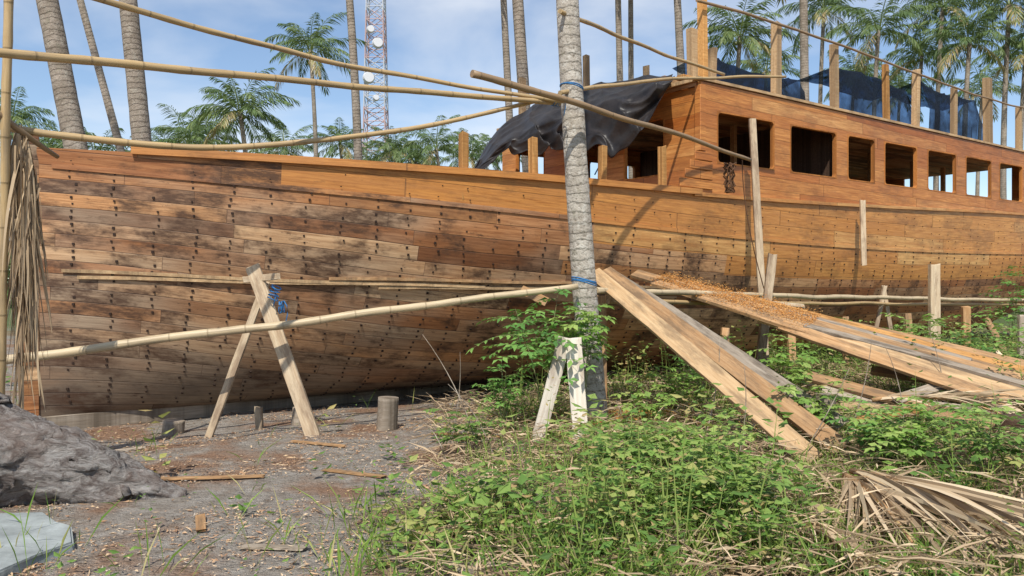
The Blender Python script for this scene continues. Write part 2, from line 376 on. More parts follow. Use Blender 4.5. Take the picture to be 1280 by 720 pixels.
bp(lbox('stem_post',-.16,.03,-.09,.09,-.06,3.42,M_hull))
V=[];F=[]
ss=np.linspace(.4,LEN-.1,50)
for s in ss: V+= [(s,-hb(s)+.02,zs(s)-.5),(s,hb(s)-.02,zs(s)-.5)]
for i in range(49): F.append([2*i,2*i+2,2*i+3,2*i+1])
bp(mk('deck',V,F,M_deck,[(v[0],v[1]) for v in V]))
def sweep(name,s0,s1,fn,hh,th,mat,side=-1,n=60):
    V=[];F=[];UV=[]
    for s in np.linspace(s0,s1,n):
        p,nn=fn(s); nn=Vector((nn.x,nn.y,0)).normalized()
        for a,b in((0,-hh/2),(th,-hh/2),(th,hh/2),(0,hh/2)):
            q=p+nn*a+Vector((0,0,b)); V.append(q); UV.append((s,b*.9+a*.5+.13))
    for i in range(n-1):
        for k in range(4): F.append([i*4+k,(i+1)*4+k,(i+1)*4+(k+1)%4,i*4+(k+1)%4])
    F.append([0,1,2,3]);F.append([(n-1)*4+k for k in(3,2,1,0)])
    return bp(mk(name,V,F,mat,UV))
def sheerfn(side,dz=0,ins=0):
    def f(s):
        sl=(hb(s+.05)-hb(max(0,s-.05)))/.1; nn=Vector((-sl,side,0)).normalized()
        return Vector((s,side*(hb(s)+.03),zs(s)+dz))-nn*ins,nn
    return f
sweep('rail_cap',.9,CF-.03,sheerfn(-1,.02,.12),.09,.17,M_top); sweep('rail_cap',.9,CF-.03,sheerfn(1,.02,.12),.09,.17,M_top)
sweep('rubbing_strake',.15,6.4,lambda s:surf(s,.002,-1,0),.06,.018,M_hull,n=120)
sweep('rubbing_strake',6.42,24,lambda s:surf(s,.002,-1,0),.06,.018,M_top,n=120)
sweep('rubbing_strake',CF-.2,24,lambda s:(Vector((s,-(hb(s)+.03),zs(s)-.02)),Vector((0,-1,0))),.06,.04,M_top)
for s0,s1,z0,z1 in((.25,3.4,1.80,1.66),(3.0,7.6,1.72,1.66),(3.6,8.8,1.60,1.62),(.4,5.0,1.72,1.62)):
    sweep('batten',s0,s1,(lambda s,a=s0,b=s1,c=z0,d=z1:surfz(s,c+(d-c)*(s-a)/(b-a)+.008*math.sin(s*2),.006)),.04,.024,random.choice([M_wpost,M_board]))
V=[];F=[]
def peg(p,nn,r=.009,l=.035):
    tx=Vector((0,0,1)).cross(nn).normalized(); ty=nn.cross(tx); b=len(V)
    for e in(0,l):
        for a,c in((-r,-r),(r,-r),(r,r),(-r,r)): V.append(p+nn*e+tx*a+ty*c)
    F.extend([[b,b+1,b+5,b+4],[b+1,b+2,b+6,b+5],[b+2,b+3,b+7,b+6],[b+3,b,b+4,b+7],[b+4,b+5,b+6,b+7]])
for si in np.arange(.35,23,.39):
    for r in range(18):
        jj=random.uniform(-.03,.03)
        for dv in(.25,.72):
            if random.random()<.2: continue
            t=((r+dv)*ROW)/GV
            if t>.96: continue
            s=si+jj+random.uniform(-.015,.015); p,nn=surf(s,t); peg(p,nn,random.uniform(.009,.015),random.uniform(.006,.02))
    for r in range(5):
        zz=zw(si)+.07+r*.15
        if zz<zs(si)-.1 and random.random()<.6: peg(Vector((si+random.uniform(-.04,.04),-(hb(si)+.015),zz)),Vector((0,-1,0)),.006,.018)
pg=bp(mk('treenails',V,F,M_rust)); pg['kind']='stuff'

# cabin
wt=lambda s:4.47+.021*(s-9.3); wb=lambda s:3.64+.014*(s-9.3); ct=lambda s:4.90+.015*(s-CF)
wins=[(9.28,10.84),(11.34,12.84),(13.26,14.26),(14.67,16.03),(16.54,17.9),(18.42,19.8),(20.3,21.7),(22.2,23.4)]
CEND=24.2
def wall(name,side,th=.06,drop=0):
    bm=bmesh.new(); y0=side*(HB+.03)
    def quadbox(xa,xb,za,zb,zc,zd):
        vs=[bm.verts.new((x,y,z)) for y in(y0,y0-side*th) for x,z in((xa,za),(xb,zb),(xb,zd),(xa,zc))]
        for q in((0,1,2,3),(7,6,5,4),(0,4,5,1),(1,5,6,2),(2,6,7,3),(3,7,4,0)): bm.faces.new([vs[i] for i in q])
    edges=[CF]+[e for w_ in wins for e in w_]+[CEND]
    for i in range(len(edges)-1):
        a,b=edges[i],edges[i+1]
        quadbox(a,b,zs(a)-.03,zs(b)-.03,wb(a),wb(b)); quadbox(a,b,wt(a)-drop,wt(b)-drop,ct(a),ct(b))
        if i%2==0: quadbox(a,b,wb(a),wb(b),wt(a)-drop,wt(b)-drop)
    bmesh.ops.remove_doubles(bm,verts=bm.verts[:],dist=.0005)
    bmesh.ops.recalc_face_normals(bm,faces=bm.faces)
    return bp(bmob(bm,name,M_cabin,True))
wall('cabin_side_wall',-1); wall('cabin_side_wall',1)
M_frame=wood('window_frame_wood',(.56,.23,.06),(.44,.16,.04))
def rrect(x0,x1,z0,z1,r,ns=5):
    P=[]
    for cx,cz,a0 in((x1-r,z0+r,-90),(x1-r,z1-r,0),(x0+r,z1-r,90),(x0+r,z0+r,180)):
        for k in range(ns+1):
            a=math.radians(a0+90*k/ns); P.append((cx+r*math.cos(a),cz+r*math.sin(a)))
    return P
def wframe(A,B,za,zb,place,cr=.07):
    bm=bmesh.new(); out=rrect(A-.012,B+.012,za-.012,zb+.012,.004); inn=rrect(A+.012,B-.012,za+.012,zb-.012,cr); n=len(out)
    vo2=[bm.verts.new(place(x,z,.001)) for x,z in out]; vo=[bm.verts.new(place(x,z,.005)) for x,z in out]; vi=[bm.verts.new(place(x,z,.005)) for x,z in inn]; vb=[bm.verts.new(place(x,z,-.07)) for x,z in inn]
    for k in range(n):
        l=(k+1)%n
        for q in((vo[k],vo[l],vi[l],vi[k]),(vi[k],vi[l],vb[l],vb[k]),(vo2[k],vo2[l],vo[l],vo[k])): bm.faces.new(q)
    bmesh.ops.recalc_face_normals(bm,faces=bm.faces); return bp(bmob(bm,'window',M_frame))
for sgn in(-1,1):
    for a,b in wins: wframe(a,b,wb(a),wt(a),lambda x,z,d,a=a:(x,sgn*(HB+.03+d),z+(.014+.007*(z-wb(a))/.8)*(x-a)))
bm=bmesh.new(); yw=[(-1.85,-.93),(-.3,.65),(1.26,2.16)]; ye=[-HB+.03]+[e for q in yw for e in q]+[HB-.03]
def qb(ya,yb,za,zb,xx=CF):
    vs=[bm.verts.new((x,y,z)) for x in(xx,xx+.06) for y,z in((ya,za),(yb,za),(yb,zb),(ya,zb))]
    for q in((0,1,2,3),(7,6,5,4),(0,4,5,1),(1,5,6,2),(2,6,7,3),(3,7,4,0)): bm.faces.new([vs[i] for i in q])
for i in range(len(ye)-1):
    a,b=ye[i],ye[i+1]; qb(a,b,2.62,3.5); qb(a,b,4.45,4.9)
    if i%2==0: qb(a,b,3.5,4.45)
bmesh.ops.remove_doubles(bm,verts=bm.verts[:],dist=.0005); bmesh.ops.recalc_face_normals(bm,faces=bm.faces)
bp(bmob(bm,'cabin_front_wall',M_cabin,True))
for a,b in yw: wframe(a,b,3.5,4.45,lambda x,z,d:(CF-d,x,z),.05)
bm=bmesh.new(); xe=CEND-.1
qb(-HB+.04,-1.5,2.9,5.08,xe); qb(1.6,HB-.04,2.9,5.08,xe); qb(-1.5,1.6,2.9,3.5,xe); qb(-.2,.0,3.5,5.08,xe)
bmesh.ops.recalc_face_normals(bm,faces=bm.faces); bp(bmob(bm,'cabin_back_wall',M_cabin,True))
bp(lbox('added_dark_partition',13.0,13.06,-HB+.05,HB-.05,2.9,4.88,M_dark)); bp(lbox('added_dark_partition',18.2,18.26,.9,HB-.05,2.9,4.93,M_dark))  # added dark partitions, blocking bright sky behind the windows so the cabin looks dark
for s_ in (10.1,11.9,15.3,17.2,19.3,21.0): bp(lbox('cabin_post',s_,s_+.1,-1.0,-.9,2.7,4.84,M_board))
def slab(name,x0,x1,ya,yb,z0,z1,th,mat):
    V=[(x0,ya,z0),(x1,ya,z1),(x1,yb,z1),(x0,yb,z0)]; V+=[(x,y,z-th) for x,y,z in V]
    ob=mk(name,V,[[0,1,2,3],[7,6,5,4],[0,4,5,1],[1,5,6,2],[2,6,7,3],[3,7,4,0]],mat); boxuv(ob.data); return bp(ob)
slab('cabin_roof',CF-.05,CEND,-HB+.04,HB-.04,ct(CF)+.0,ct(CEND)+.0,.07,M_deck)
slab('roof_edge_board',CF-.12,CEND,-HB-.06,-HB+.05,ct(CF)+.06,ct(CEND)+.06,.045,M_wpost)
slab('roof_edge_board',CF-.12,CEND,HB-.05,HB+.075,ct(CF)+.06,ct(CEND)+.06,.055,M_wpost)
slab('roof_edge_board',CF-.10,CF+.02,-HB+.06,HB-.06,ct(CF)+.055,ct(CF)+.055,.055,M_wpost)
for z0,z1,l in((3.18,3.33,.55),(3.335,3.48,.42),(3.485,3.63,.3),(3.635,3.78,.18)):
    bp(lbox('corner_plank',CF-l,CF+.25,-HB-.062,-HB-.034,z0,z1-.008,M_cabin))
bp(lbox('corner_post',CF-.06,CF+.08,-HB-.06,-HB+.06,3.79,4.84,M_cabin))
def s_of(px,b=HB):
    r=(px-640)/1000; return (-(BX)-UY*b+ (BY-UX*b)*r)/(UX-UY*r)
def stan(s,y,z0,z1,w_=.12,mat=M_post,nm='stanchion'):
    return bp(lbox(nm,s-w_/2,s+w_/2,y-w_/2,y+w_/2,z0,z1,mat,bev=.006,lean=.035*(z1-z0)))
for px,yt,in_ in ((579,166,.05),(668,172,.05),(752,182,.05),(828,183,.05)):
    best=min(np.linspace(3,8.8,300),key=lambda s:abs(((BX+UX*s+UY*(hb(s)-in_))/(BY+UY*s-UX*(hb(s)-in_)))-(px-640)/1000))
    b=hb(best)-in_; Y=BY+UY*best-UX*b
    stan(best,-b,zs(best)-.35,1.6+(360-yt)/1000*Y,.10)
for s in (4.2,5.6,7.0): stan(s,hb(s)-.08,zs(s)-.3,zs(s)+.6)
for k,(px,yt,w_) in enumerate(((879,-12,.12),(970,28,.14),(1043,55,.13),(1108,80,.11),(1144,88,.13),(1192,110,.12),(1235,98,.17),(1273,135,.12))):
    s=s_of(px,HB-.1); Y=BY+UY*s-UX*(HB-.1); stan(s,-(HB-.1),ct(s)-.02,1.6+(360-yt)/1000*Y,w_,M_wpost if k not in(0,3) else M_post,nm='roof_post')
for s,zt in ((9.3,6.1),(11.2,6.9),(13.2,7.0),(15.4,6.9),(17.6,6.7),(19.8,6.9)):
    stan(s,HB-.1,ct(s)-.02,zt,.12,M_wpost,nm='roof_post')
for s,yy,zt in ((10.3,-1.3,6.35),(12.4,0,6.7)): stan(s,yy,ct(s)-.02,zt,.15,M_wpost,nm='roof_post')
for k in range(5):
    bp(lbox('roof_timber',CF-.1+k*.1,CF+.9+k*.55,-2.35+.36*k,-2.2+.36*k,4.98,5.06+.03*k,M_board if k%2 else M_post))
bp(lbox('hatch_coaming',CF+.3,CF+2.2,-1.6,.5,5.0,5.26,M_board))
def bw(s,b,z): return Vector((BX+UX*s-UY*b,BY+UY*s+UX*b,z))

# ---------------------------------------------------------------- tarpaulins
def cloth(name,rowsP,mat,nx=60,ny=24,amp=.08,fr=2.5,seed=0,rag=0,th=.004,cr=1):
    R=np.array([smoothpts(r,nx) for r in rowsP]); ty=np.linspace(0,len(R)-1,ny)
    V=[]
    for jt,t_ in enumerate(ty):
        i=min(int(t_),len(R)-2); f_=t_-i
        for k in range(nx):
            p=Vector(R[i][k]*(1-f_)+R[i+1][k]*f_); u=k/nx; tt=t_/(len(R)-1)
            ph=u*fr*14+tt*2.6*noise.noise(Vector((u*3,seed,0)))+seed
            fold=(1-abs(math.sin(ph+2.8*noise.noise(Vector((u*5,tt*2.4,seed))))))**1.3
            n2_=noise.noise(Vector((u*6*fr,tt*3,seed))); n3_=1-2*abs(noise.noise(Vector((u*6*fr+tt*3,tt*5-u*4,seed+4))))
            d=amp*(fold*(.35+.9*tt)+cr*(n2_*.6+n3_*.35))
            p=p+Vector((d*.25,-d*1.2,d*.5))
            if rag and tt>.7: p.z+= (tt-.7)*3.3*rag*noise.noise(Vector((u*10,seed,2)))
            V.append(p)
    F=[[j*nx+i,j*nx+i+1,(j+1)*nx+i+1,(j+1)*nx+i] for j in range(ny-1) for i in range(nx-1)]
    ob=mk(name,V,F,mat,smooth=True); m=ob.modifiers.new('s','SOLIDIFY'); m.thickness=th; return ob
g=NT('black_tarp',.45,.35); n1=g.noise(g.tc('Object'),3.5,6,.65); g.col(g.mix(g.rng(n1,.35,.65),(.013,.011,.012),(.036,.030,.029))); g.bump(g.noise(g.tc('Object'),5,3,.5,1.5),.3,.03); M_tarp=g.mat
tp=cloth('tarpaulin',[
 [at(838,98,13.6),at(780,104,14.3),at(720,114,15),at(665,132,15.7),at(632,152,16.0),at(612,184,15.9),at(592,212,15.6)],
 [at(837,108,12.75),at(790,122,12.95),at(735,138,13.5),at(690,155,14.1),at(650,168,14.7),at(615,195,15.0),at(590,217,15.1)],
 [at(812,142,12.85),at(786,186,12.95),at(752,200,13.4),at(700,192,14.0),at(662,186,14.6),at(622,210,14.9),at(590,224,15.0)]],M_tarp,220,60,.15,1.1,rag=.22)
top(tp,'crumpled black tarpaulin draped over the front of the cabin','tarpaulin')
g=NT('shade_net',.8,.05); n1=g.noise(g.tc('Object'),1.4,4,.6); g.col(g.mix(n1,(.010,.013,.02),(.025,.034,.05)))
tr=g.n('ShaderNodeBsdfTransparent'); tr.inputs[0].default_value=(.72,.85,1,1); mxs=g.n('ShaderNodeMixShader'); g.put(mxs.inputs[0],g.rng(n1,.35,.65,.25,.6))
g.t.links.new(g.b.outputs[0],mxs.inputs[1]); g.t.links.new(tr.outputs[0],mxs.inputs[2]); g.t.links.new(mxs.outputs[0],g.t.nodes['Material Output'].inputs[0]); M_net=g.mat
def roofnet(s0,s1,zr,yy,lab,seed):
    S=np.linspace(s0,s1,7)
    r0=[bw(s,yy+1.0,zr-.15+.15*math.sin(k*2.3+seed)) for k,s in enumerate(S)]
    r1=[bw(s,yy+.1,zr+.2*math.sin(k*1.9+seed)) for k,s in enumerate(S)]; r2=[bw(s,yy-.15,zr-.7) for s in S]; r3=[bw(s,yy-.1,ct(s)+.12) for s in S]
    o_=cloth('shade_cloth',[r0,r1,r2,r3],M_net,130,34,.07,.8,seed,rag=.1,cr=.4); top(o_,lab,'shade cloth','netting hung between the roof posts')
roofnet(12.6,16.2,6.6,.2,'dark blue translucent shade netting hung between roof posts',2.)
roofnet(16.5,20.4,7.0,-.3,'dark torn shade netting hung between roof posts',5.)
roofnet(20.7,24.0,7.1,-.6,'dark sagging shade netting hung between roof posts',8.)

# ---------------------------------------------------------------- palms
def crownmesh(name,nf,L,seed,nl=24,dry=.1,lw=.055,mat=None):
    r=np.random.default_rng(seed); C=[];D=[];S=[];LL=[];T=[]; RV=[];RF=[]
    for i in range(nf):
        az=i*2.39996+r.uniform(-.3,.3); lev=i/nf; e=math.radians(82-108*lev+r.uniform(-8,8)); ln=L*r.uniform(.78,1.15)*(1-.15*abs(lev-.4)); p=np.array([.12*math.cos(az),.12*math.sin(az),0.]); sg=14
        tint=r.uniform(.05,.65)
        if lev>.82 and r.random()<.5+dry: tint=r.uniform(.85,1)
        pts=[p.copy()]; dirs=[]
        for k in range(sg):
            d=np.array([math.cos(az)*math.cos(e),math.sin(az)*math.cos(e),math.sin(e)]); dirs.append(d)
            p=p+d*ln/sg; pts.append(p.copy()); e-=math.radians((2.8+5.2*k/sg)*(1.2 if lev<.5 else .8)); az+=r.uniform(-.02,.02)
        side=np.array([-math.sin(az),math.cos(az),0])
        for k in range(sg):
            w_=.035*(1-k/sg)+.006; b=len(RV); RV+= [pts[k]-side*w_,pts[k]+side*w_,pts[k+1]+side*w_*.9,pts[k+1]-side*w_*.9]; RF.append([b,b+1,b+2,b+3])
        for j in range(nl):
            u=.12+.88*j/(nl-1); k=min(int(u*sg),sg-1); f_=u*sg-k; q=pts[k]*(1-f_)+pts[k+1]*f_
            for sd_ in(-1,1):
                dd=side*sd_*.75+dirs[k]*(.5+.5*u)+np.array([0,0,-.15-.6*r.random()])+r.normal(0,.09,3)
                C.append(q);D.append(dd);S.append(dirs[k]+r.normal(0,.3,3));LL.append(ln*.26*(math.sin(math.pi*(.12+.8*u))**.7)*r.uniform(.8,1.1));T.append(min(1,max(0,tint+r.uniform(-.12,.15))))
    C,D,S=map(np.array,(C,D,S)); LL=np.array(LL)
    ob=leafmesh(name,C,D,S,LL,lw*np.ones(len(LL)),mat or M_fpalm,np.array(T),.1,.25)
    me=ob.data; bm=bmesh.new(); bm.from_mesh(me); ly=bm.verts.layers.float['tint']
    for q in RF:
        vs=[bm.verts.new(RV[i]) for i in q]
        for v_ in vs: v_[ly]=.75
        bm.faces.new(vs)
    for k in range(9):
        m_=Matrix.Translation((.28*math.cos(k*2.1),.28*math.sin(k*2.1),-.22-.1*(k%3)))
        rr=bmesh.ops.create_icosphere(bm,subdivisions=1,radius=.13,matrix=m_)
        for v_ in rr['verts']: v_[ly]=.8
    bm.to_mesh(me); bm.free(); COL.objects.unlink(ob); bpy.data.objects.remove(ob); return me
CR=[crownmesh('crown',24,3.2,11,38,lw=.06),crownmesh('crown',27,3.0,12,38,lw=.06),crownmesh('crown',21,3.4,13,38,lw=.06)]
CR_near=crownmesh('crown',24,3.2,14,44,mat=M_palm)
def palm(base,tp_,r0,r1,ci,lab,grp='coconut palms around the ship',scale=1,bend=.3,rough=.04):
    base=Vector(base);tp_=Vector(tp_)
    e=empty('palm_tree',base,lab,'palm tree',grp)
    mid=(base+tp_)/2+Vector((bend*(1 if tp_.x<base.x else -1),0,0))
    L=(tp_-base).length
    tr_=tube('trunk',[base-Vector((0,0,.15)),base+(mid-base)*.5,mid,mid+(tp_-mid)*.5,tp_],[r0*1.35,r0,(r0+r1)/2,r1,r1*.9],M_bark,n=max(20,int(L/(.11 if base.y<16 else .5))),sides=14 if base.y<16 else 8,rough=rough)
    child(tr_,e)
    me=CR_near if ci=='n' else CR[ci]
    c_=bpy.data.objects.new('crown',me); COL.objects.link(c_); c_.location=tp_; c_.rotation_euler=(random.uniform(-.1,.1),random.uniform(-.1,.1),random.uniform(0,6.28)); c_.scale=(scale,)*3; child(c_,e)
    return e
def gp(px,d): x=(px-640)/1000*d; return Vector((x,d,gz(x,d)))
b=gp(744,9.35); tpx=at(700,-1250,9.8)
e=empty('palm_tree',b,'tall grey coconut palm trunk with bamboo poles lashed to it','palm tree','coconut palms around the ship')
pts=[b-Vector((0,0,.1)),at(742,500,9.36),at(733,360,9.38),at(720,200,9.42),at(707,0,9.5),at(697,-400,9.6),at(694,-800,9.7),tpx]
ts=np.linspace(0,1,130); P=np.array([tuple(p) for p in pts]); tt=np.r_[0,np.cumsum(np.linalg.norm(np.diff(P,axis=0),axis=1))]; tt/=tt[-1]
Q=np.stack([np.polyval(np.polyfit(tt,P[:,k],3),ts) for k in range(3)],1)
child(tube('trunk',[Vector(q) for q in Q],[.155,.14,.134,.129,.125,.12,.116,.112,.108],M_barkl,sides=20,rough=.045,interp=False),e)
c_=bpy.data.objects.new('crown',CR_near); COL.objects.link(c_); c_.location=Q[-1]; child(c_,e)
def TP(z): i=np.argmin(abs(Q[:,2]-z)); return Vector(Q[i])
palm(gp(150,14.5),at(-60,-420,15.5)+Vector((0,0,3)),.2,.16,'n','leaning coconut palm with dark ringed grey trunk',bend=.0)
palm(gp(205,15.5),at(95,-480,16)+Vector((0,0,3)),.18,.14,'n','coconut palm with ringed trunk behind the bow',bend=.0)
palm(gp(215,24),at(30,-260,24),.13,.10,0,'slender leaning coconut palm behind the bow',bend=0)
palm(gp(450,26),at(420,-180,26),.15,.12,1,'slender coconut palm with a long straight trunk')
palm(gp(675,20),at(628,-300,20),.16,.13,2,'slender coconut palm with a long grey trunk',bend=0)
palm(gp(650,30),at(622,-150,30),.15,.12,0,'slender coconut palm behind the ship',bend=0)
palm(gp(782,34),at(770,-110,34),.16,.13,1,'thin coconut palm trunk behind the cabin',bend=0)
palm(gp(790,37),at(788,-90,37),.15,.12,2,'thin coconut palm trunk behind the cabin',bend=0)
palm(gp(868,28),at(840,-130,28),.17,.13,0,'coconut palm trunk behind the cabin',bend=0)
palm(gp(1010,32),at(1003,-90,32),.2,.17,2,'coconut palm with thick trunk behind the cabin',bend=0)
far=[(388,62,50,0,1.),(300,140,42,1,.98),(236,178,48,2,.85),(262,172,54,0,.9),(205,192,55,1,.8),(356,186,62,2,.9),(425,180,64,0,.9),(492,188,62,1,.9),(545,184,60,2,.95),(590,194,66,0,1),(520,202,75,1,1),(460,207,72,2,1),(330,205,72,1,1.),(180,198,65,0,1.),
 (925,45,44,1,1),(1030,12,50,0,.95),(1098,38,46,2,1),(1152,70,52,1,.95),(1178,8,48,0,.95),(1212,52,44,0,.9),(1262,6,44,2,.95),(1282,66,50,1,1.),(1068,95,64,1,1.),(958,88,62,2,1),(1340,30,42,0,1),(620,196,80,2,1.),(120,200,50,2,1.),(60,190,55,1,1.),(15,150,60,0,1.),(1228,112,62,2,1.),(1125,115,66,0,1.)]
for px,py,d,ci,sc in far:
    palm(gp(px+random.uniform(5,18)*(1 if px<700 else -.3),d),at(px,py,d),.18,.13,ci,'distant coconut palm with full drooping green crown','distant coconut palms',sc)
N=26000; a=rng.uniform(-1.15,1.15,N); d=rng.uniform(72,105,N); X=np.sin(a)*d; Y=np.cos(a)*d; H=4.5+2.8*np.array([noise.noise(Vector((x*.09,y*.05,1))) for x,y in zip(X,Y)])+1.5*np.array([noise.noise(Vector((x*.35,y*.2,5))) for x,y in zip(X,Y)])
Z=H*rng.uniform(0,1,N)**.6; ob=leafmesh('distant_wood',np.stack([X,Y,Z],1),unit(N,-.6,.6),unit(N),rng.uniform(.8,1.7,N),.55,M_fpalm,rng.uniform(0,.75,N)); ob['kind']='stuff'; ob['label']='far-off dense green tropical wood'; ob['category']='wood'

# ---------------------------------------------------------------- telecom tower
g=NT('tower_paint',.5,.3); o=g.sep(g.tc('Object')); f=g.m('FRACT',g.m('DIVIDE',o[2],12.)); g.col(g.mix(g.m('GREATER_THAN',f,.5),(.50,.51,.54),(.48,.34,.32))); M_tw=g.mat
tb=gp(470,100); tw=empty('telecom_tower',tb,'tall pale red and white steel lattice telecom tower with dishes','tower')
V=[];F=[]
def bar(a,b,r):
    a=Vector(a);b=Vector(b);x=(b-a).normalized(); y=x.cross(Vector((.3,.5,.8))).normalized(); z=x.cross(y); k=len(V)
    for p in(a,b):
        for c in((y+z),(y-z),(-y-z),(z-y)): V.append(p+c*r)
    for i in range(4): F.append([k+i,k+(i+1)%4,k+4+(i+1)%4,k+4+i])
Ht=46; hw=lambda z:1.75-.9*z/Ht
lv=np.linspace(0,Ht,30)
for i in range(29):
    z0,z1=lv[i],lv[i+1]; c0=[(sx*hw(z0),sy*hw(z0),z0) for sx,sy in((-1,-1),(1,-1),(1,1),(-1,1))]; c1=[(sx*hw(z1),sy*hw(z1),z1) for sx,sy in((-1,-1),(1,-1),(1,1),(-1,1))]
    for k in range(4):
        l=(k+1)%4; bar(c0[k],c1[k],.06); bar(c0[k],c1[l],.035); bar(c0[l],c1[k],.035); bar(c1[k],c1[l],.035)
fr_=mk('lattice_frame',V,F,M_tw); fr_.location=tb; child(fr_,tw)
M_dish=plain('dish_white',(.66,.66,.68),.4,.05)
for (dx,z,r) in ((-.6,27.5,.75),(.5,31.8,.7),(-.4,33.5,.5),(.3,25,.4)):
    bm=bmesh.new(); bmesh.ops.create_cone(bm,cap_ends=True,segments=20,radius1=r,radius2=r*.8,depth=.5)
    ob=bmob(bm,'dish_antenna',M_dish); ob.rotation_euler=(math.pi/2,0,.3); ob.location=tb+Vector((dx,-hw(z)-.4,z)); child(ob,tw)

# ---------------------------------------------------------------- bamboo poles
def pole(pts,r,lab,mat=M_bam,name='bamboo_pole',grp='bamboo scaffold poles'):
    return top(tube(name,pts,r,mat,sides=10,nodes=.38,wob=.03),lab,'bamboo pole',grp)
pole([at(-40,62,5.6),at(330,97,7.1),at(700,129,9.2)],(.034,.030,.028),'long straight bamboo pole lashed to the palm trunk')
pole([at(95,-10,6.2),at(380,68,7.7),at(705,127,9.12)],(.026,.024,.022),'long slanting bamboo pole lashed to the palm trunk',M_bam)
pole([at(-30,152,6.9),at(100,172,7.3),at(300,184,7.9),at(480,165,8.5),at(690,122,9.15)],(.034,.030,.026,.022),'bent bamboo pole sagging across above the bow',M_bam)
pole([at(590,92,8.2),at(760,141,9.35),at(938,200,11.6)],(.038,.032,.024),'dark weathered bamboo pole reaching to the cabin',M_bamd)
pole([at(700,14,9.25),at(790,52,11),at(905,93,13.2)],(.026,.023),'weathered bamboo pole from the trunk to the cabin roof',M_bam)
pole([at(700,116,9.2),at(840,99,11.2),at(982,96,12.9)],(.026,.022,.02),'pale bamboo pole resting over the cabin corner',M_bam)
pole([at(-60,458,7.75),at(345,406,8.42),at(722,358,9.15)],(.048,.043,.036),'thick pale bamboo rail tied to the trestle and palm trunk',M_bamp)
pole([at(745,363,9.5),at(1000,370,12.6),at(1320,376,17.2)],(.038,.036,.034),'pale horizontal bamboo rail beside the hull',M_bamp)
pole([at(760,377,9.9),at(1000,379,12.9),at(1300,381,16.9)],(.03,.028,.026),'second lower bamboo rail beside the hull',M_bam)
pole([at(12,-60,6.8),at(8,140,6.85),gp(-4,6.9)],(.036,.036,.04),'upright bamboo pole with dried palm leaves tied on',M_bam)
pole([at(-20,128,6.7),at(30,166,7.0),at(72,196,7.4)],(.03,.028,.02),'short dark bamboo stick tied across a pole',M_bamd)
pole([bw(s_of(876)-.1,-HB-.0,6.18),bw(12.5,-HB-.02,6.25),bw(17,-HB,6.2),bw(23,-HB,6.35)],(.024,.022,.02),'thin bamboo handrail tied along the roof posts',M_bamd)
def wrap(c,r,h,turns,lab,mat=M_rope,axis=Vector((0,0,1)),tail=True,rr=.007):
    axis=axis.normalized(); a=axis.cross(Vector((.2,.9,.1))).normalized(); b=axis.cross(a); P=[]
    n_=int(turns*18); sl=random.uniform(.15,.3)
    for i in range(n_+1):
        th=2*math.pi*i/18; P.append(c+a*(math.cos(th)*r)+b*(math.sin(th)*r)+axis*(h*(i/n_-.5)+r*sl*math.sin(th+1)+.008*math.sin(th*1.7)))
    if tail:
        q=P[-1]; P+= [q+Vector((.04,-.03,-.05)),q+Vector((.05,-.05,-.14)),q+Vector((.03,-.05,-.24))]
    return top(tube('rope',P,rr,mat,sides=6,interp=False),lab,'rope','rope lashings on poles')
wrap(TP(at(0,109,9.4).z),.137,.02,2,'thin blue rope tied around the palm trunk')
wrap(TP(at(0,358,9.4).z),.145,.05,4,'blue rope tying the bamboo rail to the trunk')
wrap(at(695,126,9.15),.06,.08,3,'blue rope knotted around crossing bamboo poles',axis=Vector((1,.3,0)),rr=.005)

# ---------------------------------------------------------------- trestle at bow
tbp=gp(328,8.75); tre=empty('wooden_trestle',tbp,'pale sawn timber trestle supporting a bamboo rail','trestle')
child(beam('leg',at(316,334,8.72),gp(392,8.62)+Vector((0,0,-.03)),.15,.05,M_pale,up=(0,-1,.1)),tre)
child(beam('leg',at(332,352,8.80),gp(260,8.72)+Vector((0,0,-.03)),.08,.05,M_pale,up=(0,-1,.1)),tre)
child(beam('crosspiece',at(306,350,8.9),at(348,345,8.56),.05,.07,M_pale),tre)
wrap(at(343,366,8.64),.055,.16,4,'blue rope lashing on the timber trestle',axis=Vector((.3,0,1)),rr=.006)
wrap(at(352,384,8.52),.06,.05,3,'blue rope lashing on the timber trestle',axis=Vector((1,0,.2)),rr=.006)
def post(p0,p1,w_,h_,lab,mat=M_pale,nm='wooden_post',grp='timber props around the hull'): return top(beam(nm,p0,p1,w_,h_,mat,up=(0,-1,.1)),lab,'post',grp)
post(gp(325,9.3)-Vector((0,0,.1)),at(323,508,9.3),.08,.06,'short timber stub in the soil by the bow')
post(gp(727,8.25)-Vector((0,0,.1)),at(716,422,8.35),.17,.06,'broad whitish timber stake standing by the palm trunk',M_white)
post(gp(668,8.25)-Vector((0,0,.1)),at(706,424,8.35),.14,.05,'slanted whitish timber stake beside the palm trunk',M_white)
post(at(652,362,10.3),at(684,378,10.2),.12,.05,'short board end under the bamboo rail',M_board)
post(at(941,150,12.9),gp(958,12.3)+Vector((0,0,-.05)),.11,.06,'tall pale timber prop leaning on the cabin side')
post(at(966,318,11.8),gp(944,11.5)-Vector((0,0,.1)),.12,.08,'stout pale timber prop holding the bamboo rail')
post(at(1168,331,13.2),gp(1168,13.2)-Vector((0,0,.1)),.16,.10,'upright pale timber post beside the hull')
post(at(1078,250,15.35),at(1080,331,15.2),.10,.05,'short timber batten nailed upright on the hull',M_pale)
post(at(1106,358,14.4),gp(1084,14.1),.07,.05,'thin timber leg of a crossed prop')
post(at(1104,358,14.5),gp(1122,14.3),.07,.05,'thin timber leg of a crossed prop')
post(at(1207,384,16.5),gp(1209,16.5),.15,.10,'short timber shore under the hull',M_board)
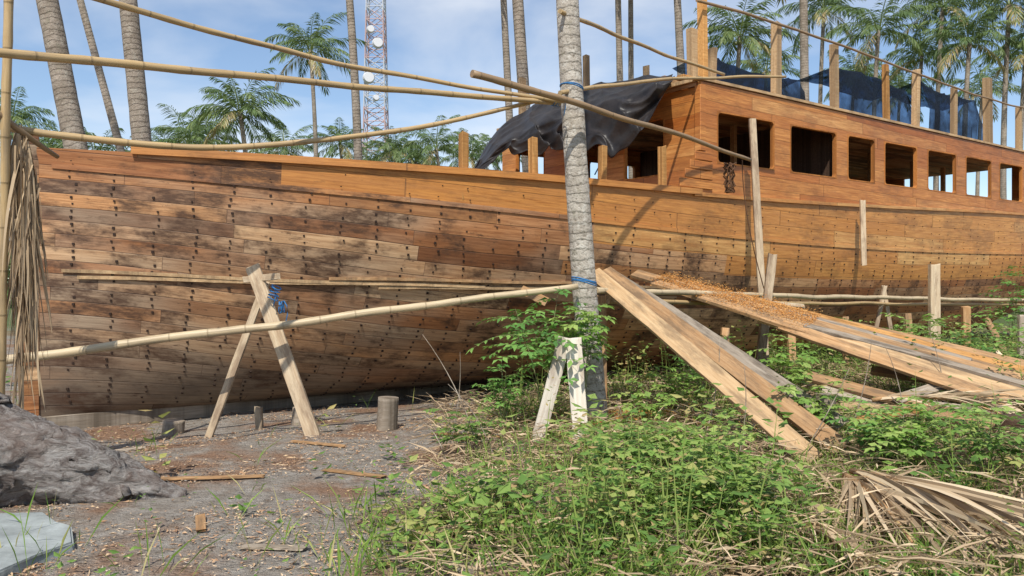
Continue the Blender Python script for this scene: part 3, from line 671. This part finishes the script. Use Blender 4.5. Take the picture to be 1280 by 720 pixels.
post(at(1232,398,16),gp(1262,15.6),.12,.08,'slanted short timber shore under the hull',M_board)
post(at(1278,395,14),gp(1278,14),.14,.08,'upright weathered timber post beside the hull',M_greywood)
post(at(1246,440,11),at(1290,485,10.6),.05,.04,'loose broken stick in the weeds')
post(at(750,370,10.3),gp(752,10.3),.14,.1,'stout timber prop under the rail',M_board)
for px,d,h in((905,13.2,.8),(990,14.2,.9),(1060,15.2,.9),(1140,16.4,.9)):
    p=gp(px,d); post(p-Vector((0,0,.1)),p+Vector((.15,.5,h)),.13,.1,'rough timber shore wedged under the hull',M_board)

# ---------------------------------------------------------------- leaning planks
def plank(p0,p1,w_,h_,lab,mat=M_board,roll=0,grp='stacked hull planks',warp=.01): return top(beam('wooden_plank',p0,p1,w_,h_,mat,roll=roll,warp=warp,seg=14),lab,'plank',grp)
plank(at(742,341,10.0),at(1018,578,6.9),.20,.045,'long broad rough plank sloping from rail to ground',M_wpost,roll=.5)
plank(at(756,338,10.15),at(1050,562,7.15),.20,.05,'long broad rough plank sloping from rail to ground',M_board,roll=.45)
plank(at(766,345,10.4),at(1052,532,7.8),.17,.045,'long grey plank sloping from rail to ground',M_greywood,roll=.5)
plank(at(790,362,10.3),at(975,500,8.3),.15,.04,'shorter orange plank beneath the sloping planks',M_post,roll=.5)
base0=at(815,355,11.4); base1=at(1248,492,8.9); pd=(base1-base0).normalized()
SK=[(0,0,.0,.20,M_board,0,0),(.14,.20,.07,.17,M_wpost,.2,.5),(.30,.42,.13,.21,M_board,-.4,.9),(.46,.65,.20,.18,M_greywood,.5,-.3),(.62,.88,.25,.19,M_board,.1,.6),(.30,.55,.25,.17,M_board,1.2,1.0),(.76,1.1,.31,.18,M_post,.9,.7),(.05,.30,.18,.13,M_greywood,2.2,1.2),(.9,1.35,.36,.17,M_board,1.4,1.2),(.1,-.15,.06,.16,M_wpost,1.6,.3),(.0,-.35,-.02,.18,M_board,1.9,.1)]
for a_,b_,dz,w_,m_,i0,i1 in SK:
    plank(base0+Vector((.5,.85,0))*a_+Vector((0,0,dz*.3))+pd*i0,base1+Vector((.5+random.uniform(-.1,.2),.85,0))*b_+Vector((0,0,dz))+pd*i1,w_,.045,'long rough sawn plank in a sloping fanned stack',m_,roll=random.uniform(.15,.6),warp=.02)
plank(at(1030,490,9.3),at(1300,528,8.3),.18,.06,'grey plank lying low across the weeds',M_greywood,roll=.45)
plank(at(1050,508,8.9),at(1320,530,8.0),.16,.05,'grey plank lying low across the weeds',M_wpost,roll=.45)
plank(at(1010,470,9.6),at(1260,538,8.0),.16,.05,'brown plank lying low across the weeds',M_board,roll=.45)
plank(at(1090,462,10.2),at(1310,496,9.4),.18,.05,'brown plank lying low across the weeds',M_board,roll=.4)
plank(at(1120,500,8.7),at(1220,468,9.4),.12,.04,'short scrap board tilted over planks',M_greywood,roll=.6)
plank(at(1170,518,8.0),at(1290,545,7.5),.14,.05,'short scrap board lying in weeds',M_board,roll=.5)
plank(at(1070,528,8.1),at(1150,512,8.4),.11,.04,'short scrap board lying in weeds',M_post,roll=.4)
plank(at(1215,486,9.0),at(1275,520,8.3),.11,.04,'short scrap board tilted over planks',M_pale,roll=.5)
plank(at(880,372,11.3),at(1000,382,11.7),.2,.05,'short plank laid across the bamboo rails',M_pale)
plank(at(735,658,5.35),at(862,704,4.75),.07,.025,'thin pale offcut lying in the grass',M_pale,grp='loose offcuts')
plank(at(560,632,6.0),at(700,652,5.6),.06,.03,'thin pale offcut lying on the soil',M_pale,grp='loose offcuts')
top(tube('bamboo_stick',[at(1178,600,6.5),at(1240,585,6.6),at(1300,572,6.7)],(.02,.016),M_bam,nodes=.38),'thin brown bamboo stick lying in weeds','bamboo stick')
for (px,py,d,l) in((250,655,5.6,.5),(330,600,6.9,.9),(480,600,6.8,.7),(180,560,8.1,1.0),(430,560,8.0,.6),(540,545,8.6,.9),(380,690,5.0,.4)):
    p=gp(px,1.6/((py-360)/1000)); q=p+Vector((math.cos(px)*l,math.sin(px)*l*.6,0)); q.z=gz(q.x,q.y)+.02; p.z+=.02
    plank(p,q,.06,.015,'small sawn offcut lying on the soil',random.choice([M_board,M_greywood]),grp='loose offcuts')
def log(p,r,h,lab,mat=M_greywood):
    return top(tube('log_block',[p-Vector((0,0,.1)),p+Vector((.02,0,h))],(r*1.08,r),mat,n=12,sides=14,rough=.12),lab,'log block','log blocks near the keel')
log(gp(483,9.0),.115,.36,'short upright log block under the bow',M_greywood); log(gp(372,9.6),.08,.2,'small log block by the keel'); log(gp(215,9.3),.12,.16,'low log block by the keel')
log(gp(1030,8.6),.1,.35,'mossy cut stump in the weeds'); log(gp(1275,7.4),.2,.3,'dark cut log block in the weeds',M_dark)
for px in (590,680): 
    s=s_of(px,0.); log(bw(s,-.25,gz(*bw(s,-.25,0)[:2])),.13,.3,'log block under the keel',M_dark)
P=[at(912,202,11.25)+Vector((.06*math.sin(k*1.3)+.03*math.sin(k*3.1),.05*math.cos(k*1.3),-.02-.42*(.5-.5*math.cos(k*.7)))) for k in range(70)]
top(tube('rope_bundle',P,.010,M_ropeb,sides=6,interp=False),'brown tangled rope bundle hanging from a bamboo pole','rope')
top(tube('rope',[at(928,200,11.5),at(934,270,11.6),at(948,335,11.75),at(958,372,12)],.008,M_ropeb,sides=6),'thin brown rope hanging from the pole tip','rope','rope lashings on poles')
top(tube('rope',[bw(CF-.03,-.75,4.75),bw(CF-.35,-.9,4.1),bw(CF-.4,-.6,3.6)],.012,M_rope,sides=6),'blue rope hanging beside the cabin front window','rope','rope lashings on poles')

# ---------------------------------------------------------------- fallen trunk + slab at bow
g=NT('weathered_root',.95,.1); oo=g.sep(g.tc('Object')); n1=g.noise(g.xyz(g.m('MULTIPLY',oo[0],1.2),g.m('MULTIPLY',oo[1],4),g.m('MULTIPLY',oo[2],4)),4,8,.75,.6); n2=g.noise(g.tc('Object'),1.8,5,.65)
c=g.mix(g.rng(n1,.38,.6),(.46,.43,.40),(.16,.13,.115)); c=g.mix(g.rng(n2,.48,.62,0.,.4),c,(.28,.20,.16)); g.col(c); g.bump(n1,.9,.1); M_root=g.mat
ft=tube('fallen_palm_trunk',[Vector((-5.3,6.0,.62)),Vector((-4.3,6.0,.44)),Vector((-3.5,6.05,.24)),Vector((-2.85,6.1,.06)),Vector((-2.5,6.1,-.03))],[.64,.6,.54,.40,.32,.18,.08],M_root,n=150,sides=90,rough=.3)
for v in ft.data.vertices:
    c_=v.co; q=Vector((c_.x*2.0,c_.y*5,c_.z*5)); d=noise.fractal(q,.7,2.1,5)*.07+.05*(abs(noise.noise(q*.6))-.25); v.co=c_+v.normal*d
top(ft,'grey rugged fallen palm root end on sandy soil','tree trunk')
bm=bmesh.new(); pr=[(-3.9,4.0),(-3.2,3.9),(-2.74,4.2),(-2.70,4.55),(-2.60,4.78),(-2.80,5.12),(-2.95,5.18),(-3.15,5.42),(-3.5,5.36),(-3.9,5.5)]
vb=[bm.verts.new((x,y,-.05)) for x,y in pr]; vt=[bm.verts.new((x-.02,y,.085)) for x,y in pr]
bm.faces.new(vb[::-1]); bm.faces.new(vt)
for k in range(len(pr)): l=(k+1)%len(pr); bm.faces.new([vb[k],vb[l],vt[l],vt[k]])
bmesh.ops.bevel(bm,geom=bm.edges[:],offset=.012,segments=2,affect='EDGES')
top(bmob(bm,'stone_slab',plain('slab_stone',(.36,.39,.38),.9,.5,4,.8)),'flat bluish grey stone slab on the ground','stone slab')

# ---------------------------------------------------------------- dry fronds
def strips(name,C,D,L,wd,mat,tint,seg=6,sag=.3,cu=.10):
    V=[];F=[];T=[]
    for c,d,l,w_,tn in zip(C,D,L,wd,tint):
        p=Vector(c); d=Vector(d).normalized(); s_=d.cross(Vector(unit(1)[0])).normalized(); b=len(V); curl=Vector(unit(1)[0])*cu
        for k in range(seg+1):
            ww=w_*.5*(1-(k/seg)**2*.85); V+= [p-s_*ww,p+s_*ww]; T+=[tn,tn]
            p=p+d*l/seg; d=(d+Vector((0,0,-sag/seg*2))+curl/seg*2).normalized()
            if p.z<gz(p.x,p.y)+.04: p.z=gz(p.x,p.y)+.045; d.z=max(d.z,0)
        for k in range(seg): F.append([b+2*k,b+2*k+1,b+2*k+3,b+2*k+2])
    return mk(name,V,F,mat,tint=T)
tpf=at(36,178,7.0); e=empty('dried_palm_frond',tpf,'dried grey palm frond hanging down from a pole','palm frond','dried palm fronds')
rp=[tpf+Vector((-.1,0,.08)),tpf+Vector((0,0,-.6)),tpf+Vector((-.05,.02,-1.3)),tpf+Vector((-.08,.0,-2.0))]
child(tube('midrib',rp,(.025,.018,.008),M_greywood),e)
RP=smoothpts(rp,60); C=[];D=[]
for k in range(420):
    q=RP[min(59,int(abs(random.gauss(0,.36))*59))]; C.append(q+rng.normal(0,.035,3)); D.append((random.gauss(-.03,.12),random.gauss(0,.1),-1))
child(strips('leaflets',C,D,rng.uniform(.5,1.15,420),rng.uniform(.012,.032,420),M_dry,rng.uniform(0,.6,420),sag=.6),e)
def fallen(px,d,ang,L,n_,lab,spread=1.,lift=.15,fan=False,sag=.3,wd=(.014,.034),up=(.05,.4)):
    b=gp(px,d)+Vector((0,0,lift)); e=empty('dried_palm_frond',b,lab,'palm frond','dried palm fronds')
    ax=Vector((math.cos(ang),math.sin(ang),.0)); P=[b,b+ax*L*.5+Vector((0,0,.03)),b+ax*L+Vector((0,0,-lift+.05))]
    child(tube('midrib',P,(.022,.014,.006),M_board),e); R_=smoothpts(P,50); C=[];D=[];sdv=Vector((-ax.y,ax.x,0))
    for k in range(n_):
        u=random.random()*(.3 if fan else 1); q=R_[int(u*49)]; sg=random.choice((-1,1)); C.append(q); dd=ax*(.9)+sdv*sg*spread*random.uniform(.02,1)+Vector((0,0,random.uniform(*up))); D.append(dd)
    child(strips('leaflets',C,D,rng.uniform(.55,1.,n_)*L*(.95 if fan else .5),rng.uniform(*wd,n_),M_dry,rng.uniform(.2,1.,n_),sag=sag,cu=.08),e)
fallen(1056,5.95,-1.72,1.75,60,'pale dry palm frond with long leaflets fanned on weeds',.30,.16,True,.14,(.022,.042),(-.02,.12))
fallen(1064,5.9,-1.35,1.8,60,'pale dry palm frond with leaflets fanned on weeds',.34,.20,True,.14,(.022,.042),(-.02,.14))
fallen(985,4.9,-1.3,.7,50,'brown curled palm frond among weeds',.7,.12)
fallen(1090,8.4,-.25,1.5,60,'dry palm frond lying behind the planks',.7,.3)
fallen(700,5.2,.3,.8,40,'dry palm frond bits on grass',.9,.06)

# ---------------------------------------------------------------- undergrowth
def inboat(X,Y,m=0.):
    dx,dy=X-BX,Y-BY; s=dx*UX+dy*UY; b=-dx*UY+dy*UX; return (s>0)&(abs(b)<1.4+m)&(s<26)
def segd(x,y,A,B):
    ax,ay=A; bx,by=B; t_=max(0,min(1,((x-ax)*(bx-ax)+(y-ay)*(by-ay))/((bx-ax)**2+(by-ay)**2))); return math.hypot(x-ax-t_*(bx-ax),y-ay-t_*(by-ay)),t_
def damp(x,y):
    """weeds are trampled low around the leaning planks, stakes and fallen fronds"""
    d1,_=segd(x,y,(1.4,9.2),(2.8,6.6)); d2,_=segd(x,y,(3.4,9.4),(5.8,7.6)); d3,_=segd(x,y,(2.45,5.9),(2.2,4.2)); d4,_=segd(x,y,(.2,8.1),(.8,7.6))
    return .22 if d1<.6 or d3<.5 or d4<.45 else (.3 if d2<1.0 else (.55 if d1<.85 else 1))
def dens(X,Y):
    r=X/Y; n_=np.array([noise.noise(Vector((x*.9,y*.9,9)))+.5*noise.noise(Vector((x*2.4,y*2.4,2))) for x,y in zip(X,Y)])
    d_=np.clip((r+.06+.12*n_)/.12,0,1)*np.clip(.50+n_*1.7,0.05,1)
    d_+=((r>-.22)&(Y<5.8)&(n_>-.1))*.3+.015
    return d_
def scatter(N,y0,y1):
    Y=y0+(y1-y0)*rng.uniform(0,1,N)**1.1; X=rng.uniform(-.68,.78,N)*Y; k=rng.uniform(0,1,N)<dens(X,Y); k&=~inboat(X,Y); X,Y=X[k],Y[k]
    return X,Y,np.array([gz(x,y) for x,y in zip(X,Y)])
X,Y,Z=scatter(14500,3.9,19); C=[];D=[];S=[];L=[];T=[]; WR=[]
for x,y,z in zip(X,Y,Z):
    patch=noise.noise(Vector((x*.7,y*.7,4))); sp=noise.noise(Vector((x*1.3,y*1.3,14))); dm=damp(x,y); h=random.uniform(.07,.40)*(1+patch*1.2)*(1.4 if x>2.2 and y>8 else 1); nl=random.randint(6,12); big=random.uniform(.03,.08)*(1.5 if sp>.12 else (.7 if sp<-.15 else 1))
    tall=random.random()<.15 and dm==1 and x/y>0
    if tall: h=random.uniform(.45,.95); nl=random.randint(14,22); big=random.uniform(.05,.09)
    h*=dm; big*=(.7+.3*dm)
    tn=np.clip(.42+patch*.6+sp*.4+random.gauss(0,.16),0,.9); lx,ly=random.gauss(0,.12),random.gauss(0,.12)
    if random.random()<.12: tn=random.uniform(.85,1)
    wr=.30 if sp<-.15 else random.uniform(.45,.8)
    for k in range(nl):
        u=(k+1)/nl; a=k*2.4+x*9; C.append((x+lx*u+.02*math.cos(a),y+ly*u+.02*math.sin(a),z+h*u)); D.append((math.cos(a),math.sin(a),random.uniform(.0,.7))); S.append((-math.sin(a),math.cos(a),random.gauss(0,.25))); L.append(big*random.uniform(.7,1.3)); T.append(np.clip(tn+random.gauss(0,.08),0,1)); WR.append(wr)
    if tall:
        C.append((x,y,z)); D.append((lx,ly,h)); S.append((1,.2,0)); L.append(h); T.append(.75); WR.append(.012)
C,D,S,L,T=map(np.array,(C,D,S,L,T)); Wd=L*np.array(WR)
ob=leafmesh('undergrowth',C,D,S,L,Wd,M_leaf,T,.18,.12); ob['kind']='stuff'; ob['label']='low green broadleaf weeds covering the ground'; ob['category']='weeds'
X,Y,Z=scatter(20000,3.9,17); C=[];D=[];LN=[]
for x,y,z in zip(X,Y,Z):
    dm=.5+.5*damp(x,y)
    for k in range(3): C.append((x+random.gauss(0,.08),y+random.gauss(0,.08),z)); D.append((random.gauss(0,.45),random.gauss(0,.45),1)); LN.append(random.uniform(.12,.50)*dm)
C=np.array(C);D=np.array(D);N=len(C); ob=leafmesh('grass',C,D,unit(N,-.2,.2),np.array(LN),rng.uniform(.006,.014,N),M_grass,np.clip(rng.normal(.45,.27,N),0,1),0,.2); ob['kind']='stuff'; ob['label']='thin green and straw coloured grass'; ob['category']='grass'
N=13000; Y=rng.uniform(3.9,14,N); X=rng.uniform(-.1,.75,N)*Y; k=~inboat(X,Y); X,Y=X[k],Y[k]; N=len(X); Z=np.array([gz(x,y) for x,y in zip(X,Y)])+rng.uniform(.01,.2,N)
ob=leafmesh('straw_litter',np.stack([X,Y,Z],1),unit(N,-.35,.45),unit(N,-.5,.5),rng.uniform(.08,.5,N),rng.uniform(.005,.02,N),M_dry,rng.uniform(0,.9,N),0,.1); ob['kind']='stuff'; ob['label']='dry straw and leaf litter'; ob['category']='litter'
N=46000; Y=rng.uniform(3.9,12.5,N); X=rng.uniform(-.7,.62,N)*Y; n_=np.array([noise.noise(Vector((x*.9,y*.9,21))) for x,y in zip(X,Y)]); k=(n_>.0+rng.normal(0,.18,N)); X,Y=X[k],Y[k]; N=len(X); Z=np.array([gz(x,y) for x,y in zip(X,Y)])+rng.uniform(.004,.02,N)
ob=leafmesh('wood_shavings',np.stack([X,Y,Z],1),unit(N,-.2,.3),unit(N,-.3,.3),.010+rng.exponential(.020,N),rng.uniform(.005,.02,N),M_chip,rng.uniform(0,1,N),.3,.0); ob['kind']='stuff'; ob['label']='brown wood shavings and chips on soil'; ob['category']='wood shavings'
N=6500; u=rng.uniform(.0,.55,N)**1.1; b0=np.array(base0);b1=np.array(base1); P=b0+(b1-b0)*u[:,None]; v=rng.normal(.42,.26,N)[:,None]; P=P+v*np.array([.5,.85,0.12])+np.array([0,0,.05])+u[:,None]*np.array([0,0,.1])+np.abs(rng.normal(0,.025,N))[:,None]*np.array([0,0,1.])
ob=leafmesh('orange_shavings',P,unit(N,-.3,.4),unit(N),rng.uniform(.01,.035,N),.012,M_saw,rng.uniform(0,1,N),.4,0); ob['kind']='stuff'; ob['label']='orange wood shavings scattered on planks'; ob['category']='wood shavings'
N=6000; cx=gp(800,9.5); P=np.stack([cx.x+rng.normal(0,.65,N),cx.y+rng.normal(0,.5,N),np.zeros(N)],1); P[:,2]=[gz(a,b)+.08*math.exp(-((a-cx.x)**2+(b-cx.y)**2)*4)+.01 for a,b in P[:,:2]]
ob=leafmesh('orange_shavings',P,unit(N,-.2,.4),unit(N),rng.uniform(.02,.05,N),.016,M_saw,rng.uniform(0,1,N),.4,0); ob['kind']='stuff'; ob['label']='orange wood shavings under the hull'; ob['category']='wood shavings'

# shrubs
M_stem=plain('green_stem',(.22,.24,.10),.7,.4)
def shrub(base,h,rad,nst,lab,mat,leafL,pairs,grp='wild shrubs beside the hull',nbr=9,wr=.5,t0=.3,brl=1,sr=.012):
    e=empty('shrub',base,lab,'shrub',grp); C=[];D=[];S=[];L=[];T=[]; SV=[];SF=[]
    def stem(P,r):
        for i in range(len(P)-1):
            a,b=Vector(P[i]),Vector(P[i+1]); x=(b-a).normalized(); y=x.cross(Vector((.3,.2,.9))).normalized(); z=x.cross(y); k=len(SV); r0=r*(1-i/len(P)); r1=r*(1-(i+1)/len(P))+.001
            for p,rr in((a,r0),(b,r1)):
                for an in(0,2.094,4.189): SV.append(p+y*rr*math.cos(an)+z*rr*math.sin(an))
            for j in range(3): SF.append([k+j,k+(j+1)%3,k+3+(j+1)%3,k+3+j])
    for s_ in range(nst):
        a=s_*2.4+random.random(); R=rad*random.uniform(.3,1); H=h*random.uniform(.6,1.05)
        P=[Vector((math.cos(a)*R*t_**1.3,math.sin(a)*R*t_**1.3,H*t_**.85)) for t_ in np.linspace(0,1,8)]
        stem(P,sr)
        for b_ in range(nbr):
            t_=t0+(1-t0)*(b_+1)/nbr; i=min(6,int(t_*7)); q=P[i].lerp(P[i+1],t_*7-i if t_<1 else 1); aa=b_*2.4+s_; ln=brl*random.uniform(.22,.36)*(rad/.6)*(leafL/.06)**.5; d=Vector((math.cos(aa),math.sin(aa),random.uniform(.0,.5))).normalized(); tn=random.uniform(.1,.9); pp=[q]
            for k in range(pairs):
                q=q+d*ln/pairs; pp.append(q); d=(d+Vector((0,0,-.12))).normalized(); sdv=d.cross(Vector((0,0,1))).normalized()
                for sg in(-1,1): C.append(q);D.append(sdv*sg+d*.45+Vector((0,0,random.gauss(-.05,.2))));S.append(d+Vector((0,0,random.gauss(0,.2))));L.append(leafL*random.uniform(.75,1.2));T.append(np.clip(tn+random.gauss(0,.12),0,1))
            C.append(q);D.append(d);S.append(sdv);L.append(leafL);T.append(tn); stem(pp,.003)
    o1=leafmesh('foliage',np.array([tuple(c) for c in C])+np.array(base),np.array([tuple(c) for c in D]),np.array([tuple(c) for c in S]),np.array(L),np.array(L)*wr,mat,np.array(T,dtype=float),.1,.12); child(o1,e)
    o2=mk('stems',[v+base for v in SV],SF,M_stem); child(o2,e)
shrub(gp(680,8.75),1.52,.55,9,'leafy light green sapling with pinnate leaves beside a palm trunk',M_bush,.10,6,nbr=7,wr=.5,t0=.62,brl=1.2,sr=.008)
shrub(gp(728,8.65),1.42,.36,4,'leafy light green shrub at the foot of a palm trunk',M_lightbush,.085,6,t0=.68,sr=.007)
shrub(gp(630,8.7),.8,.35,4,'small green shrub near the keel',M_bush,.07,5)
for px,d,h,r_,n_,m_,ll in ((870,6.2,.55,.4,8,M_lightbush,.085),(905,5.6,.45,.4,8,M_lightbush,.08),(805,6.8,.5,.4,7,M_leaf,.07),(985,9.2,.95,.35,7,M_lightbush,.09),(1140,12.4,1.1,.6,9,M_lightbush,.09),(1215,12.0,1.0,.6,8,M_bush,.09),(1030,12.3,1.0,.5,8,M_lightbush,.08),(880,10.8,.9,.45,7,M_bush,.08),(1270,11.2,1.2,.6,8,M_lightbush,.09),(760,6.2,.5,.4,7,M_leaf,.07),(640,5.4,.4,.35,6,M_leaf,.06),(1130,6.4,.5,.4,7,M_lightbush,.08),(1235,6.0,.6,.45,8,M_leaf,.07),(580,7.6,.5,.35,6,M_leaf,.065),(830,5.2,.45,.4,7,M_lightbush,.07),(930,5.0,.45,.4,6,M_leaf,.08),(1265,16.5,1.9,.6,9,M_bush,.1),(810,8.8,.5,.35,5,M_lightbush,.075),(1100,6.9,.45,.35,7,M_bush,.08),(845,9.8,.8,.35,6,M_lightbush,.08),(1190,6.7,.5,.4,7,M_lightbush,.08),(1010,7.9,.6,.3,6,M_lightbush,.085),(1150,11.3,1.0,.5,8,M_leaf,.08)):
    shrub(gp(px,d),h,r_,n_,'wild light green shrub growing among weeds' if m_ is M_lightbush else 'wild green shrub growing among weeds',m_,ll,4,'wild shrubs among the weeds',nbr=6,wr=.62,sr=.006)
for px,d,px2,py2 in((600,7.6,528,418),(560,8.0,575,440),(620,7.2,560,480),(1000,7.2,1062,460),(880,8.2,900,420),(1130,8.0,1105,430),(560,6.8,520,520),(1060,8.,1090,420),(920,7,930,455),(1180,9,1160,410),(780,7,770,500)):
    b=gp(px,d); q=at(px2,py2,d+.2); top(tube('dead_twig',[b,(b+q)/2+Vector((.05,0,.05)),q],(.007,.005,.002),M_greywood,sides=5),'thin bare dead twig standing in weeds','twig','dead twigs among the weeds')
